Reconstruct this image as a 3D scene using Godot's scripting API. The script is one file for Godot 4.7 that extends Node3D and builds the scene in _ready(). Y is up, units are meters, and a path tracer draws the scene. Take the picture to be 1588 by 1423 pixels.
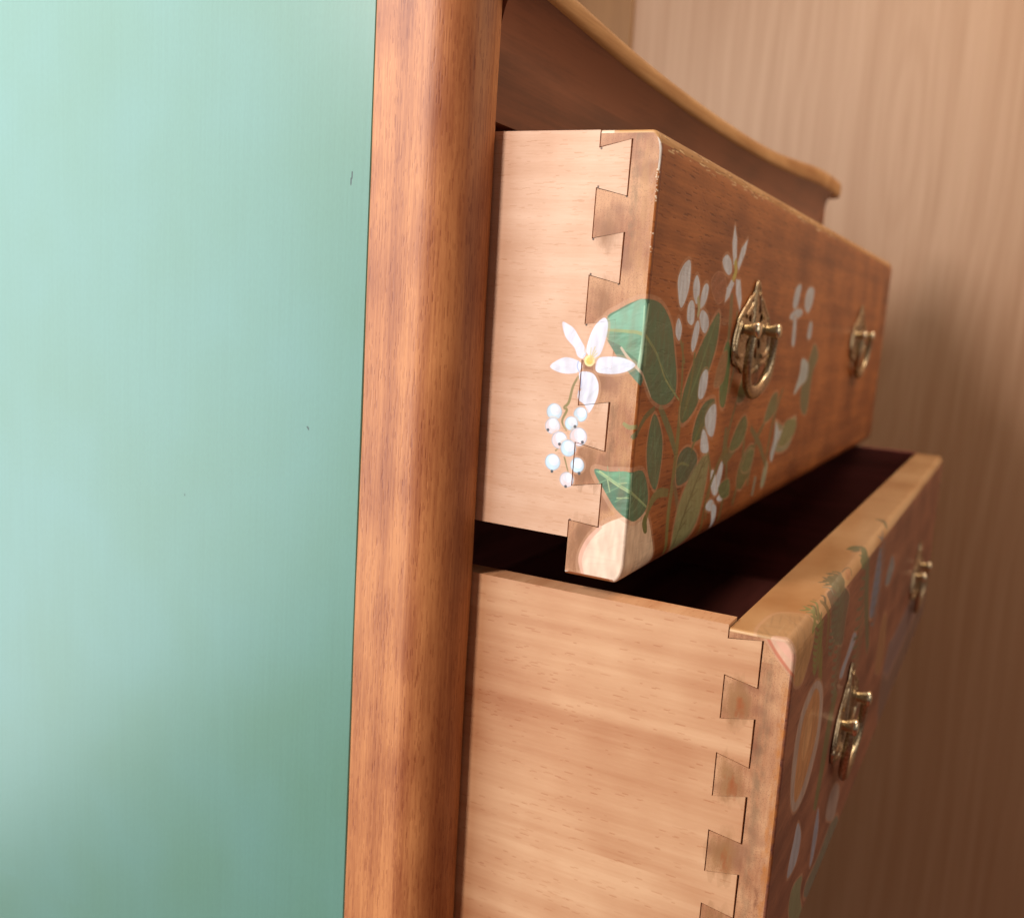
extends Node3D
# A chest of drawers seen close from its left front corner: metres, y up, x along its width, z out of its front.

const T := 0.022          # thickness of a drawer front
const LAP := 0.0111       # what covers the dovetails at the end of a drawer front
const SIDE := 0.0105      # thickness of a drawer side
const WIDE := 0.600       # width of a drawer
const BARE := Vector2(0.331, 0.0)   # where a print holds nothing
const GAP := 0.00042      # the joint lines of the dovetails

var mats := {}
var rng := RandomNumberGenerator.new()

# ---------------------------------------------------------------- meshes
class Shape:
	var v := PackedVector3Array()
	var uv := PackedVector2Array()
	func tri(a: Vector3, b: Vector3, c: Vector3, ua := Vector2.ZERO, ub := Vector2.ZERO, uc := Vector2.ZERO) -> void:
		v.append_array([a, b, c])
		uv.append_array([ua, ub, uc])
	# a triangle or quad whose front looks away from the point «inside»
	func out(a: Vector3, b: Vector3, c: Vector3, inside: Vector3, ua := Vector2.ZERO, ub := Vector2.ZERO, uc := Vector2.ZERO) -> void:
		if (b - a).cross(c - a).dot((a + b + c) / 3.0 - inside) < 0.0:
			tri(a, c, b, ua, uc, ub)
		else:
			tri(a, b, c, ua, ub, uc)
	func quad(a: Vector3, b: Vector3, c: Vector3, d: Vector3, inside: Vector3, ua := Vector2.ZERO, ub := Vector2.ZERO, uc := Vector2.ZERO, ud := Vector2.ZERO) -> void:
		out(a, b, c, inside, ua, ub, uc)
		out(a, c, d, inside, ua, uc, ud)
	# a box with chamfered edges
	func box(lo: Vector3, hi: Vector3, bevel := 0.001) -> void:
		var mid := (lo + hi) / 2.0
		var h := (hi - lo) / 2.0
		var pt := func(sx, sy, sz, axis) -> Vector3:
			var e := h - Vector3.ONE * bevel
			e[axis] = h[axis]
			return mid + Vector3(sx, sy, sz) * e
		for axis in 3:
			var p := (axis + 1) % 3
			var q := (axis + 2) % 3
			for s in [-1.0, 1.0]:
				var c := []
				for k in [[-1.0, -1.0], [1.0, -1.0], [1.0, 1.0], [-1.0, 1.0]]:
					var g := Vector3.ZERO
					g[axis] = s
					g[p] = k[0]
					g[q] = k[1]
					c.append(pt.call(g.x, g.y, g.z, axis))
				quad(c[0], c[1], c[2], c[3], mid)
			for s in [-1.0, 1.0]:
				for r in [-1.0, 1.0]:
					var e := []
					for k in [[-1.0, p], [1.0, p], [1.0, q], [-1.0, q]]:
						var g := Vector3.ZERO
						g[axis] = k[0]
						g[p] = s
						g[q] = r
						e.append(pt.call(g.x, g.y, g.z, k[1]))
					quad(e[0], e[1], e[2], e[3], mid)
		for sx in [-1.0, 1.0]:
			for sy in [-1.0, 1.0]:
				for sz in [-1.0, 1.0]:
					out(pt.call(sx, sy, sz, 0), pt.call(sx, sy, sz, 1), pt.call(sx, sy, sz, 2), mid)
	func print_at(p: Vector2, face: float, prints: bool) -> Vector2:
		return Vector2(maxf(p.x - face, -0.058), p.y) if prints else BARE
	# a flat outline in the plane x = const (points are z, y), made SIDE-like thick towards x1
	func plate_x(outline: PackedVector2Array, x0: float, x1: float, prints := false, face := 0.0) -> void:
		var index := Geometry2D.triangulate_polygon(outline)
		var at := func(p: Vector2, x: float) -> Vector3: return Vector3(x, p.y, p.x)
		for k in range(0, index.size(), 3):
			var a := outline[index[k]]
			var b := outline[index[k + 1]]
			var c := outline[index[k + 2]]
			var far := Vector3((x0 + x1) / 2.0, a.y, a.x)
			out(at.call(a, x0), at.call(b, x0), at.call(c, x0), far, print_at(a, face, prints), print_at(b, face, prints), print_at(c, face, prints))
			out(at.call(a, x1), at.call(b, x1), at.call(c, x1), far, BARE, BARE, BARE)
		var turn := 1.0 if Geometry2D.is_polygon_clockwise(outline) else -1.0
		for k in outline.size():
			var a := outline[k]
			var b := outline[(k + 1) % outline.size()]
			var n := Vector2(-(b - a).y, (b - a).x).normalized() * turn * 0.001
			var m := (a + b) / 2.0 - n
			quad(at.call(a, x0), at.call(b, x0), at.call(b, x1), at.call(a, x1), Vector3((x0 + x1) / 2.0, m.y, m.x), BARE, BARE, BARE, BARE)
	# a tube through the points with an elliptical section of its own at each
	func tube(pts: PackedVector3Array, ra: PackedFloat32Array, rb: PackedFloat32Array, up: Vector3, sides := 12, caps := true) -> void:
		var rings := []
		for k in pts.size():
			var d := (pts[mini(k + 1, pts.size() - 1)] - pts[maxi(k - 1, 0)]).normalized()
			var p := d.cross(up).normalized()
			var q := p.cross(d).normalized()
			var ring := PackedVector3Array()
			for j in sides:
				var a := TAU * j / sides
				ring.append(pts[k] + p * cos(a) * ra[k] + q * sin(a) * rb[k])
			rings.append(ring)
		for k in pts.size() - 1:
			for j in sides:
				var i := (j + 1) % sides
				quad(rings[k][j], rings[k][i], rings[k + 1][i], rings[k + 1][j], (pts[k] + pts[k + 1]) / 2.0)
		if caps:
			for j in sides:
				var i := (j + 1) % sides
				out(pts[0], rings[0][j], rings[0][i], pts[1])
				var e := pts.size() - 1
				out(pts[e], rings[e][j], rings[e][i], pts[e - 1])
	# a turned shape about the line through «at» along «axis»; profile holds (along, radius)
	func lathe(at: Vector3, axis: Vector3, profile: PackedVector2Array, sides := 20) -> void:
		var p := axis.cross(Vector3.UP if absf(axis.y) < 0.9 else Vector3.RIGHT).normalized()
		var q := axis.cross(p).normalized()
		for k in profile.size() - 1:
			for j in sides:
				var a := TAU * j / sides
				var b := TAU * (j + 1) / sides
				var da := p * cos(a) + q * sin(a)
				var db := p * cos(b) + q * sin(b)
				var lo := profile[k]
				var hi := profile[k + 1]
				var mid := at + axis * (lo.x + hi.x) / 2.0
				var rise := hi.y - lo.y
				if absf(hi.x - lo.x) < 0.00001:
					mid -= axis * 0.01 * signf(-rise)
				if lo.y > 0.00001:
					out(at + axis * lo.x + da * lo.y, at + axis * lo.x + db * lo.y, at + axis * hi.x + da * hi.y, mid)
				if hi.y > 0.00001:
					out(at + axis * lo.x + db * lo.y, at + axis * hi.x + db * hi.y, at + axis * hi.x + da * hi.y, mid)
	func ball(at: Vector3, r: Vector3, n := 10) -> void:
		for i in n:
			for j in n * 2:
				var f := func(a: int, b: int) -> Vector3:
					var t := PI * a / n
					var u := PI * b / n
					return at + r * Vector3(sin(t) * cos(u), cos(t), sin(t) * sin(u))
				if i > 0:
					out(f.call(i, j), f.call(i, j + 1), f.call(i + 1, j), at)
				if i < n - 1:
					out(f.call(i, j + 1), f.call(i + 1, j + 1), f.call(i + 1, j), at)
	# one mesh; edges sharper than «angle» stay sharp
	func mesh(angle := 38.0) -> ArrayMesh:
		var face := PackedVector3Array()
		var near := {}
		for k in range(0, v.size(), 3):
			var n := (v[k + 1] - v[k]).cross(v[k + 2] - v[k])
			face.append(n)
			for j in 3:
				var key := Vector3i((v[k + j] * 200000.0).round())
				if not near.has(key):
					near[key] = []
				near[key].append(k / 3)
		var sharp := cos(deg_to_rad(angle))
		var st := SurfaceTool.new()
		st.begin(Mesh.PRIMITIVE_TRIANGLES)
		for k in range(0, v.size(), 3):
			var own := face[k / 3].normalized()
			if own == Vector3.ZERO:
				continue
			for j in [0, 2, 1]:
				var n := Vector3.ZERO
				for f in near[Vector3i((v[k + j] * 200000.0).round())]:
					if face[f].normalized().dot(own) > sharp:
						n += face[f]
				st.set_normal(n.normalized() if n.length() > 1e-20 else own)
				st.set_uv(uv[k + j])
				st.set_uv2(uv[k + j])
				st.add_vertex(v[k + j])
		return st.commit()

func build(called: String, s: Shape, material: Material, parent: Node, angle := 38.0) -> MeshInstance3D:
	var o := MeshInstance3D.new()
	o.name = called
	o.mesh = s.mesh(angle)
	o.material_override = material
	parent.add_child(o, true)
	return o

func thing(called: String, label: String, category: String, at := Vector3.ZERO, group := "") -> Node3D:
	var o := Node3D.new()
	o.name = called
	add_child(o, true)
	o.position = at
	o.set_meta("label", label)
	o.set_meta("category", category)
	if group:
		o.set_meta("group", group)
	return o

func structure(called: String, s: Shape, material: Material) -> MeshInstance3D:
	var o := build(called, s, material, self)
	o.set_meta("kind", "structure")
	return o

# ---------------------------------------------------------------- textures
func noise(w: int, h: int, fx: int, fy: int, frequency: float, octaves: int, salt: int) -> PackedByteArray:
	var n := FastNoiseLite.new()
	n.seed = salt
	n.noise_type = FastNoiseLite.TYPE_SIMPLEX_SMOOTH
	n.frequency = frequency
	n.fractal_octaves = octaves
	n.fractal_type = FastNoiseLite.FRACTAL_FBM
	var im := n.get_image(maxi(w / fx, 2), maxi(h / fy, 2), false, false, true)
	im.convert(Image.FORMAT_L8)
	im.resize(w, h, Image.INTERPOLATE_CUBIC)
	return im.get_data()

# Wood with its grain along u. Returns [colour image, relief image].
func wood(w: int, h: int, salt: int, base: Color, dark: Color, band: float, fibre: float, blotch: float, pores: int, pore_len: float, pore_depth: float, pore_slope := 0.0) -> Array:
	var bands := noise(w, h, 64, 1, 0.02, 3, salt)
	var fibres := noise(w, h, 24, 1, 0.22, 3, salt + 1)
	var grain := noise(w, h, 5, 1, 0.45, 2, salt + 2)
	var blots := noise(w, h, 8, 8, 0.05, 3, salt + 3)
	rng.seed = salt
	var pore := PackedByteArray()
	pore.resize(w * h)
	pore.fill(255)
	for k in pores:
		var x := rng.randf() * w
		var y := rng.randf() * h
		var n := int(pore_len * (0.35 + rng.randf() * 1.1))
		var deep := int(255.0 * (1.0 - pore_depth * (0.25 + 0.75 * rng.randf())))
		if fibres[int(y) * w + int(x)] > 150 and rng.randf() < 0.6:
			continue
		for j in n:
			var at := posmod(int(y + j * pore_slope), h) * w + posmod(int(x) + j, w)
			pore[at] = mini(pore[at], deep + int(absf(j - n * 0.5) / n * 60.0))
	var rgb := PackedByteArray()
	rgb.resize(w * h * 3)
	var br := base.r * 255.0
	var bg := base.g * 255.0
	var bb := base.b * 255.0
	var dr := dark.r * 255.0 - br
	var dg := dark.g * 255.0 - bg
	var db := dark.b * 255.0 - bb
	for i in w * h:
		var k := (bands[i] - 120) * band + (fibres[i] - 128) * fibre + (grain[i] - 128) * fibre * 0.5 + (blots[i] - 128) * blotch
		k = clampf(0.35 + k / 128.0, 0.0, 1.15) + (255 - pore[i]) / 255.0 * 0.9
		rgb[i * 3] = clampi(int(br + dr * k), 0, 255)
		rgb[i * 3 + 1] = clampi(int(bg + dg * k), 0, 255)
		rgb[i * 3 + 2] = clampi(int(bb + db * k), 0, 255)
		pore[i] = clampi(int(pore[i] * 0.7 + grain[i] * 0.18 + fibres[i] * 0.12), 0, 255)
	return [Image.create_from_data(w, h, false, Image.FORMAT_RGB8, rgb), Image.create_from_data(w, h, false, Image.FORMAT_L8, pore)]

# A wooden material laid on from three sides; upright: its grain runs along y, else along x and z. «span»: metres that the texture covers along and across the grain.
func wooden(images: Array, span: Vector2, upright: bool, rough: float, relief := 0.012, offset := Vector3.ZERO) -> StandardMaterial3D:
	var c: Image = images[0]
	var r: Image = images[1]
	if upright:
		c.rotate_90(CLOCKWISE)
		r.rotate_90(CLOCKWISE)
	var m := StandardMaterial3D.new()
	m.albedo_texture = ImageTexture.create_from_image(c)
	m.heightmap_enabled = true
	m.heightmap_texture = ImageTexture.create_from_image(r)
	m.heightmap_scale = relief
	m.roughness = rough
	m.uv1_triplanar = true
	m.uv1_triplanar_sharpness = 6.0
	m.uv1_scale = Vector3(1.0 / span.y, 1.0 / span.x, 1.0 / span.y) if upright else Vector3(1.0 / span.x, 1.0 / span.y, 1.0 / span.x)
	m.uv1_offset = offset
	return m

# The print on a drawer: millimetres along (s) and up (t), drawn as filled outlines.
class Print:
	var w: int
	var h: int
	var s0: float
	var t1: float
	var k: float
	var px := PackedByteArray()
	func _init(width: int, height: int, left: float, top: float, per_mm: float) -> void:
		w = width
		h = height
		s0 = left
		t1 = top
		k = per_mm
		px.resize(w * h * 4)
		for i in w * h:
			px[i * 4] = 190
			px[i * 4 + 1] = 150
			px[i * 4 + 2] = 120
	func fill(poly: PackedVector2Array, col: Color, alpha: float) -> void:
		var lo := Vector2(1e9, 1e9)
		var hi := -lo
		var q := PackedVector2Array()
		for p in poly:
			var z := Vector2((p.x - s0) * k, (t1 - p.y) * k)
			q.append(z)
			lo = lo.min(z)
			hi = hi.max(z)
		var x0 := clampi(int(lo.x) - 1, 0, w - 1)
		var x1 := clampi(int(hi.x) + 1, 0, w - 1)
		for y in range(clampi(int(lo.y), 0, h - 1), clampi(int(hi.y) + 1, 0, h - 1) + 1):
			var cover := PackedFloat32Array()
			cover.resize(x1 - x0 + 1)
			for sub in 3:
				var yy := y + (sub + 0.5) / 3.0
				var cuts := []
				for i in q.size():
					var a := q[i]
					var b := q[(i + 1) % q.size()]
					if (a.y <= yy) != (b.y <= yy):
						cuts.append(a.x + (yy - a.y) / (b.y - a.y) * (b.x - a.x))
				cuts.sort()
				for c in range(0, cuts.size() - 1, 2):
					var l: float = clampf(cuts[c], x0, x1 + 1)
					var r: float = clampf(cuts[c + 1], x0, x1 + 1)
					for x in range(int(l), mini(int(r) + 1, x1 + 1)):
						cover[x - x0] += maxf(minf(r, x + 1) - maxf(l, x), 0.0) / 3.0
			for x in cover.size():
				var a := cover[x] * alpha
				if a > 0.004:
					var i := (y * w + x0 + x) * 4
					var under := px[i + 3] / 255.0
					var all := a + under * (1.0 - a)
					var f := a / all
					px[i] = int(lerpf(px[i], col.r * 255.0, f))
					px[i + 1] = int(lerpf(px[i + 1], col.g * 255.0, f))
					px[i + 2] = int(lerpf(px[i + 2], col.b * 255.0, f))
					px[i + 3] = int(all * 255.0)
	func texture(salt: int) -> ImageTexture:
		var n := FastNoiseLite.new()
		n.seed = salt
		n.frequency = 0.09
		n.fractal_octaves = 3
		var im := n.get_image(w / 2, h / 6)
		im.convert(Image.FORMAT_L8)
		im.resize(w, h, Image.INTERPOLATE_BILINEAR)
		var d := im.get_data()
		for i in w * h:
			if px[i * 4 + 3] > 0:
				var f := 1.0 + (d[i] - 128) / 128.0 * 0.07
				px[i * 4 + 3] = int(px[i * 4 + 3] * clampf(0.95 + (d[i] - 128) / 128.0 * 0.12, 0, 1))
				for c in 3:
					px[i * 4 + c] = clampi(int(px[i * 4 + c] * f), 0, 255)
		return ImageTexture.create_from_image(Image.create_from_data(w, h, false, Image.FORMAT_RGBA8, px))

func curve(flat: Array, closed: bool, smooth := true) -> PackedVector2Array:
	var p := PackedVector2Array()
	for i in range(0, flat.size(), 2):
		p.append(Vector2(flat[i], flat[i + 1]))
	if not smooth or p.size() < 3:
		return p
	var n := p.size()
	var r := PackedVector2Array()
	for i in (n if closed else n - 1):
		var a := p[(i - 1 + n) % n] if closed or i > 0 else p[0]
		var b := p[i]
		var c := p[(i + 1) % n]
		var d := p[(i + 2) % n] if closed or i + 2 < n else p[n - 1]
		for j in 5:
			r.append(b.cubic_interpolate(c, a, d, j / 5.0))
	if not closed:
		r.append(p[n - 1])
	return r

func shape(im: Print, flat: Array, col: String, halo := 0.0, smooth := true) -> void:
	var p := curve(flat, true, smooth)
	if halo > 0.0:
		for q in Geometry2D.offset_polygon(p, halo * 0.55, Geometry2D.JOIN_ROUND):
			im.fill(q, Color("cda083"), 0.42)
	im.fill(p, Color(col), 0.96)
	var lo := p[0]
	var hi := p[0]
	for q in p:
		lo = lo.min(q)
		hi = hi.max(q)
	var run := Vector2(0.35, 1.0).normalized() if hi.y - lo.y > hi.x - lo.x else Vector2(1.0, 0.35).normalized()
	var reach := clampf((hi - lo).length() * 0.28, 1.0, 9.0)
	for k in clampi(int((hi.x - lo.x) * (hi.y - lo.y) / 4.0), 4, 60):
		var c := Vector2(rng.randf_range(lo.x, hi.x), rng.randf_range(lo.y, hi.y))
		if not Geometry2D.is_point_in_polygon(c, p):
			continue
		var d := run.rotated(rng.randf_range(-0.35, 0.35)) * reach * rng.randf_range(0.4, 1.0)
		var w := Vector2(-d.y, d.x).normalized() * rng.randf_range(0.18, 0.7)
		var tint := Color(col).lightened(0.22) if rng.randf() < 0.5 else Color(col).darkened(0.22)
		for q in Geometry2D.intersect_polygons(PackedVector2Array([c - d, c - d * 0.3 + w, c + d * 0.5 + w * 0.6, c + d, c + d * 0.4 - w, c - d * 0.5 - w * 0.7]), p):
			im.fill(q, tint, rng.randf_range(0.12, 0.34) * (0.35 if Color(col).get_luminance() > 0.6 else 1.0))

func stroke(im: Print, flat: Array, width: float, col: String) -> void:
	var p := curve(flat, false)
	var l := PackedVector2Array()
	var r := PackedVector2Array()
	for i in p.size():
		var d := (p[mini(i + 1, p.size() - 1)] - p[maxi(i - 1, 0)]).normalized()
		var n := Vector2(-d.y, d.x) * width * 0.5 * (0.55 + 0.45 * sin(PI * (0.15 + 0.8 * i / maxf(p.size() - 1, 1))))
		l.append(p[i] + n)
		r.append(p[i] - n)
	r.reverse()
	l.append_array(r)
	im.fill(l, Color(col), 0.95)

func disc(im: Print, x: float, y: float, radius: float, col: String, halo := 0.0) -> void:
	var p := PackedVector2Array()
	for i in 24:
		p.append(Vector2(x, y) + Vector2.from_angle(TAU * i / 24.0) * radius)
	if halo > 0.0:
		for q in Geometry2D.offset_polygon(p, halo * 0.55, Geometry2D.JOIN_ROUND):
			im.fill(q, Color("dcb49c"), 0.42)
	im.fill(p, Color(col), 0.97)

# stain left in the sanded wood: small ragged dabs along an upright run
func smear(im: Print, s: float, t0: float, t1: float, width: float, col: String, alpha: float, n: int) -> void:
	for k in n:
		var c := Vector2(s + rng.randfn(0.0, width * 0.35), lerpf(t0, t1, rng.randf()))
		var rx := width * rng.randf_range(0.10, 0.32)
		var ry := rx * rng.randf_range(1.2, 4.5)
		var p := PackedVector2Array()
		for j in 9:
			var a := TAU * j / 9.0
			p.append(c + Vector2(cos(a) * rx, sin(a) * ry) * rng.randf_range(0.6, 1.25))
		im.fill(p, Color(col), alpha * rng.randf_range(0.4, 1.0))

# a frond: pairs of thin leaflets along a stem
func fern(im: Print, a: Vector2, b: Vector2, n: int, reach: float, col: String) -> void:
	stroke(im, [a.x, a.y, b.x, b.y], 1.6, col)
	for k in n:
		var p := a.lerp(b, (k + 0.5) / n)
		var r := reach * sin(PI * (0.2 + 0.75 * k / n))
		for s in [-1.0, 1.0]:
			stroke(im, [p.x, p.y, p.x + s * r * 0.5, p.y + 1.2, p.x + s * r, p.y + 3.0], 1.5, col)

# veins on both sides of a leaf's midrib
func veins(im: Print, a: Vector2, b: Vector2, n: int, reach: float, col: String) -> void:
	stroke(im, [a.x, a.y, b.x, b.y], 0.7, col)
	var d := (b - a).normalized()
	for k in n:
		var p := a.lerp(b, (k + 0.6) / (n + 0.6))
		for s in [-1.0, 1.0]:
			var e: Vector2 = p + (d * 0.7 + Vector2(-d.y, d.x) * s) * reach * sin(PI * (0.25 + 0.65 * k / n))
			stroke(im, [p.x, p.y, e.x, e.y], 0.32, col)

# ---------------------------------------------------------------- materials
func plain(col: Color, rough: float, metal := 0.0) -> StandardMaterial3D:
	var m := StandardMaterial3D.new()
	m.albedo_color = col
	m.roughness = rough
	m.metallic = metal
	return m

func make_materials() -> void:
	# red-brown stained wood of the posts, grain upright
	mats.post = wooden(wood(1024, 512, 11, Color("c98551"), Color("8a4927"), 0.30, 0.25, 0.28, 9000, 11.0, 0.60), Vector2(0.36, 0.12), true, 0.47, 0.010, Vector3(0.1, 0.45, 0.2))
	# pale drawer sides
	mats.side = wooden(wood(1024, 1024, 21, Color("deb89c"), Color("c0906e"), 0.20, 0.13, 0.25, 4600, 16.0, 0.75, 0.03), Vector2(0.20, 0.20), false, 0.55, 0.006, Vector3(0.35, 0.1, 0.1))
	mats.side_banded = wooden(wood(1024, 1024, 31, Color("d6a880"), Color("b0764f"), 0.38, 0.09, 0.30, 5200, 9.0, 0.65, 0.04), Vector2(0.34, 0.34), false, 0.55, 0.006, Vector3(0.55, 0.3, 0.1))
	# stained drawer fronts
	mats.front = wooden(wood(1536, 512, 41, Color("b26b3a"), Color("6c351a"), 0.30, 0.22, 0.40, 7000, 14.0, 0.8, 0.02), Vector2(0.64, 0.17), false, 0.34, 0.012, Vector3(0.12, 0.06, 0.1))
	# worn, sanded ends of the fronts
	mats.end = end_grain()
	mats.edge = wooden(wood(1024, 256, 61, Color("cfa06c"), Color("a5713f"), 0.35, 0.25, 0.4, 500, 14.0, 0.35), Vector2(0.64, 0.08), false, 0.52, 0.006, Vector3(0.1, 0.1, 0.1))
	mats.worn = wooden(wood(1024, 256, 66, Color("d9b183"), Color("b3804f"), 0.4, 0.2, 0.55, 600, 12.0, 0.3), Vector2(0.64, 0.08), false, 0.36, 0.006, Vector3(0.1, 0.1, 0.1))
	mats.worn.clearcoat_enabled = true
	mats.worn.clearcoat = 0.5
	mats.worn.clearcoat_roughness = 0.15
	mats.frieze = wooden(wood(1024, 512, 71, Color("844a2f"), Color("5a2d1b"), 0.4, 0.25, 0.4, 500, 16.0, 0.3), Vector2(0.64, 0.2), false, 0.38, 0.006, Vector3(0.1, 0.1, 0.1))
	mats.front_low = wooden(wood(1536, 512, 46, Color("9e6852"), Color("663e36"), 0.30, 0.22, 0.40, 6000, 14.0, 0.7, 0.02), Vector2(0.64, 0.17), false, 0.32, 0.012, Vector3(0.12, 0.3, 0.1))  # greyer, mauve copy of the front stain: reflected haze put into the colour
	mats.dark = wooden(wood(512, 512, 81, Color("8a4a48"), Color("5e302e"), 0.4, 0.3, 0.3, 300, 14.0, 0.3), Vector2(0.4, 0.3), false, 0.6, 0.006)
	# brass, tarnished in the hollows
	var n := FastNoiseLite.new()
	n.seed = 5
	n.frequency = 0.06
	n.fractal_octaves = 4
	var im := n.get_image(256, 256)
	im.convert(Image.FORMAT_L8)
	var d := im.get_data()
	var px := PackedByteArray()
	px.resize(256 * 256 * 3)
	for i in 256 * 256:
		var c := Color("8c765a").lerp(Color("e6d8be"), clampf(d[i] / 255.0 * 1.5 - 0.2, 0, 1))
		px[i * 3] = int(c.r * 255)
		px[i * 3 + 1] = int(c.g * 255)
		px[i * 3 + 2] = int(c.b * 255)
	mats.brass = plain(Color.WHITE, 0.30, 1.0)
	mats.brass.albedo_texture = ImageTexture.create_from_image(Image.create_from_data(256, 256, false, Image.FORMAT_RGB8, px))
	mats.brass.heightmap_enabled = true
	mats.brass.heightmap_texture = ImageTexture.create_from_image(im)
	mats.brass.heightmap_scale = 0.015
	mats.brass.uv1_triplanar = true
	mats.brass.uv1_scale = Vector3.ONE * 45.0
	mats.brass_pale = plain(Color("efe3c8"), 0.22, 1.0)  # paler than the other brass: the white glint of the studs put into the colour
	mats.green = green_paint()
	mats.wall = wall_wood()
	mats.wall_dark = wooden(wood(512, 512, 91, Color("a87a48"), Color("865a30"), 0.5, 0.25, 0.3, 200, 14.0, 0.3), Vector2(1.5, 0.6), true, 0.5)
	mats.floor = wooden(wood(512, 512, 95, Color("8a3e22"), Color("562412"), 0.5, 0.3, 0.3, 400, 14.0, 0.3), Vector2(1.2, 0.8), false, 0.45)

# sanded end grain: dots of pores, brown stain left in patches
func end_grain() -> StandardMaterial3D:
	var w := 512
	var h := 1024
	var patch := noise(w, h, 6, 6, 0.045, 4, 51)
	var stain := noise(w, h, 4, 4, 0.03, 3, 52)
	var rays := noise(w, h, 1, 16, 0.12, 2, 53)
	var speck := noise(w, h, 1, 1, 0.40, 2, 54)
	var px := PackedByteArray()
	px.resize(w * h * 3)
	var relief := PackedByteArray()
	relief.resize(w * h)
	for i in w * h:
		var k := clampf(0.30 + (patch[i] - 128) / 128.0 * 0.55 + (rays[i] - 128) / 128.0 * 0.18 + (speck[i] - 128) / 128.0 * 0.16, 0, 1)
		var g := clampf((stain[i] - 146) / 70.0, 0, 1) * 0.4
		var dot := 0.55 if speck[i] < 62 else 0.0
		relief[i] = clampi(170 - int(dot * 120) + (speck[i] - 128) / 6, 0, 255)
		px[i * 3] = int(lerpf(lerpf(198, 150, k), 104, maxf(g, dot)))
		px[i * 3 + 1] = int(lerpf(lerpf(148, 94, k), 60, maxf(g, dot)))
		px[i * 3 + 2] = int(lerpf(lerpf(108, 62, k), 42, maxf(g, dot)))
	return wooden([Image.create_from_data(w, h, false, Image.FORMAT_RGB8, px), Image.create_from_data(w, h, false, Image.FORMAT_L8, relief)], Vector2(0.085, 0.17), false, 0.48, 0.008, Vector3(0.2, 0.1, 0.1))

# satin paint, brushed on upright, with a few nicks and hairs
func green_paint() -> StandardMaterial3D:
	var w := 1024
	var h := 1024
	var brush := noise(w, h, 1, 48, 0.25, 3, 101)
	var patch := noise(w, h, 8, 8, 0.035, 3, 102)
	var fine := noise(w, h, 1, 3, 0.5, 1, 103)
	var px := PackedByteArray()
	px.resize(w * h * 3)
	var relief := PackedByteArray()
	relief.resize(w * h)
	for i in w * h:
		var f := 1.0 + (brush[i] - 128) / 128.0 * 0.014 + (patch[i] - 128) / 128.0 * 0.02 + (fine[i] - 128) / 128.0 * 0.015
		px[i * 3] = int(94 * f)
		px[i * 3 + 1] = int(137 * f)
		px[i * 3 + 2] = int((122 + (patch[i] - 128) * 0.03) * f)
		relief[i] = clampi(128 + (brush[i] - 128) / 2 + (fine[i] - 128) / 4, 0, 255)
	# nicks: millimetres from the front edge, and up; then their run
	for q in [[8.0, 137.0, 0.4, 4.5], [25.0, 43.0, -0.8, 1.2], [88.0, 8.0, 0.3, 0.4]]:
		for j in int(q[3] * 8):
			var x := int((q[0] + q[2] * j / 8.0 / maxf(q[3], 1.0)) / 400.0 * w)
			var y := int((1.0 - (q[1] + 200.0 - j / 8.0) / 450.0) * h)
			var i := posmod(y, h) * w + posmod(x, w)
			for c in 3:
				px[i * 3 + c] = int(px[i * 3 + c] * 0.45)
			relief[i] = 60
	var m := plain(Color.WHITE, 0.34)
	m.albedo_texture = ImageTexture.create_from_image(Image.create_from_data(w, h, false, Image.FORMAT_RGB8, px))
	m.heightmap_enabled = true
	m.heightmap_texture = ImageTexture.create_from_image(Image.create_from_data(w, h, false, Image.FORMAT_L8, relief))
	m.heightmap_scale = 0.0025
	return m

# pale veneer, grain upright, with a long eye in its figure
func wall_wood() -> StandardMaterial3D:
	var w := 768
	var h := 1024
	var warp := noise(w, h, 16, 32, 0.09, 2, 201)
	var fibre := noise(w, h, 1, 40, 0.35, 3, 202)
	var patch := noise(w, h, 8, 16, 0.05, 2, 203)
	var rings := FastNoiseLite.new()
	rings.seed = 204
	rings.frequency = 1.0
	rings.fractal_octaves = 2
	var line := PackedFloat32Array()
	for i in 2048:
		line.append(rings.get_noise_1d(i * 0.045))
	var px := PackedByteArray()
	px.resize(w * h * 3)
	for y in h:
		for x in w:
			var i := y * w + x
			var u := (x / float(w) - 0.5375) * 1.6     # metres from the eye of the figure
			var v := (y / float(h) - 0.465) * 2.0
			var wv := (warp[i] - 128) / 128.0
			var r := sqrt(u * u + v * v * 0.05 * exp(-absf(v) * 1.5)) + wv * 0.012 + (0.15 if u > 0 else 0.0) * absf(u)
			var k := line[clampi(int(r * 1200.0), 0, 2047)] * 0.30 + (fibre[i] - 128) / 128.0 * 0.24 + (patch[i] - 128) / 128.0 * 0.30
			k = clampf(0.4 + k * 0.75, 0, 1)
			px[i * 3] = int(lerpf(212, 176, k))
			px[i * 3 + 1] = int(lerpf(176, 134, k))
			px[i * 3 + 2] = int(lerpf(146, 102, k))
	var m := plain(Color.WHITE, 0.5)
	m.albedo_texture = ImageTexture.create_from_image(Image.create_from_data(w, h, false, Image.FORMAT_RGB8, px))
	return m

# the same wood with a print over it
func printed(m: StandardMaterial3D, print_texture: Texture2D, im: Print) -> StandardMaterial3D:
	var p: StandardMaterial3D = m.duplicate()
	p.detail_enabled = true
	p.detail_albedo = print_texture
	p.detail_blend_mode = BaseMaterial3D.BLEND_MODE_MIX
	p.detail_uv_layer = BaseMaterial3D.DETAIL_UV_2
	# uv2 holds metres along and up
	p.uv2_scale = Vector3(1000.0 * im.k / im.w, -1000.0 * im.k / im.h, 1)
	p.uv2_offset = Vector3(-im.s0 * im.k / im.w, im.t1 * im.k / im.h, 0)
	p.texture_repeat = true
	return p

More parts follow.
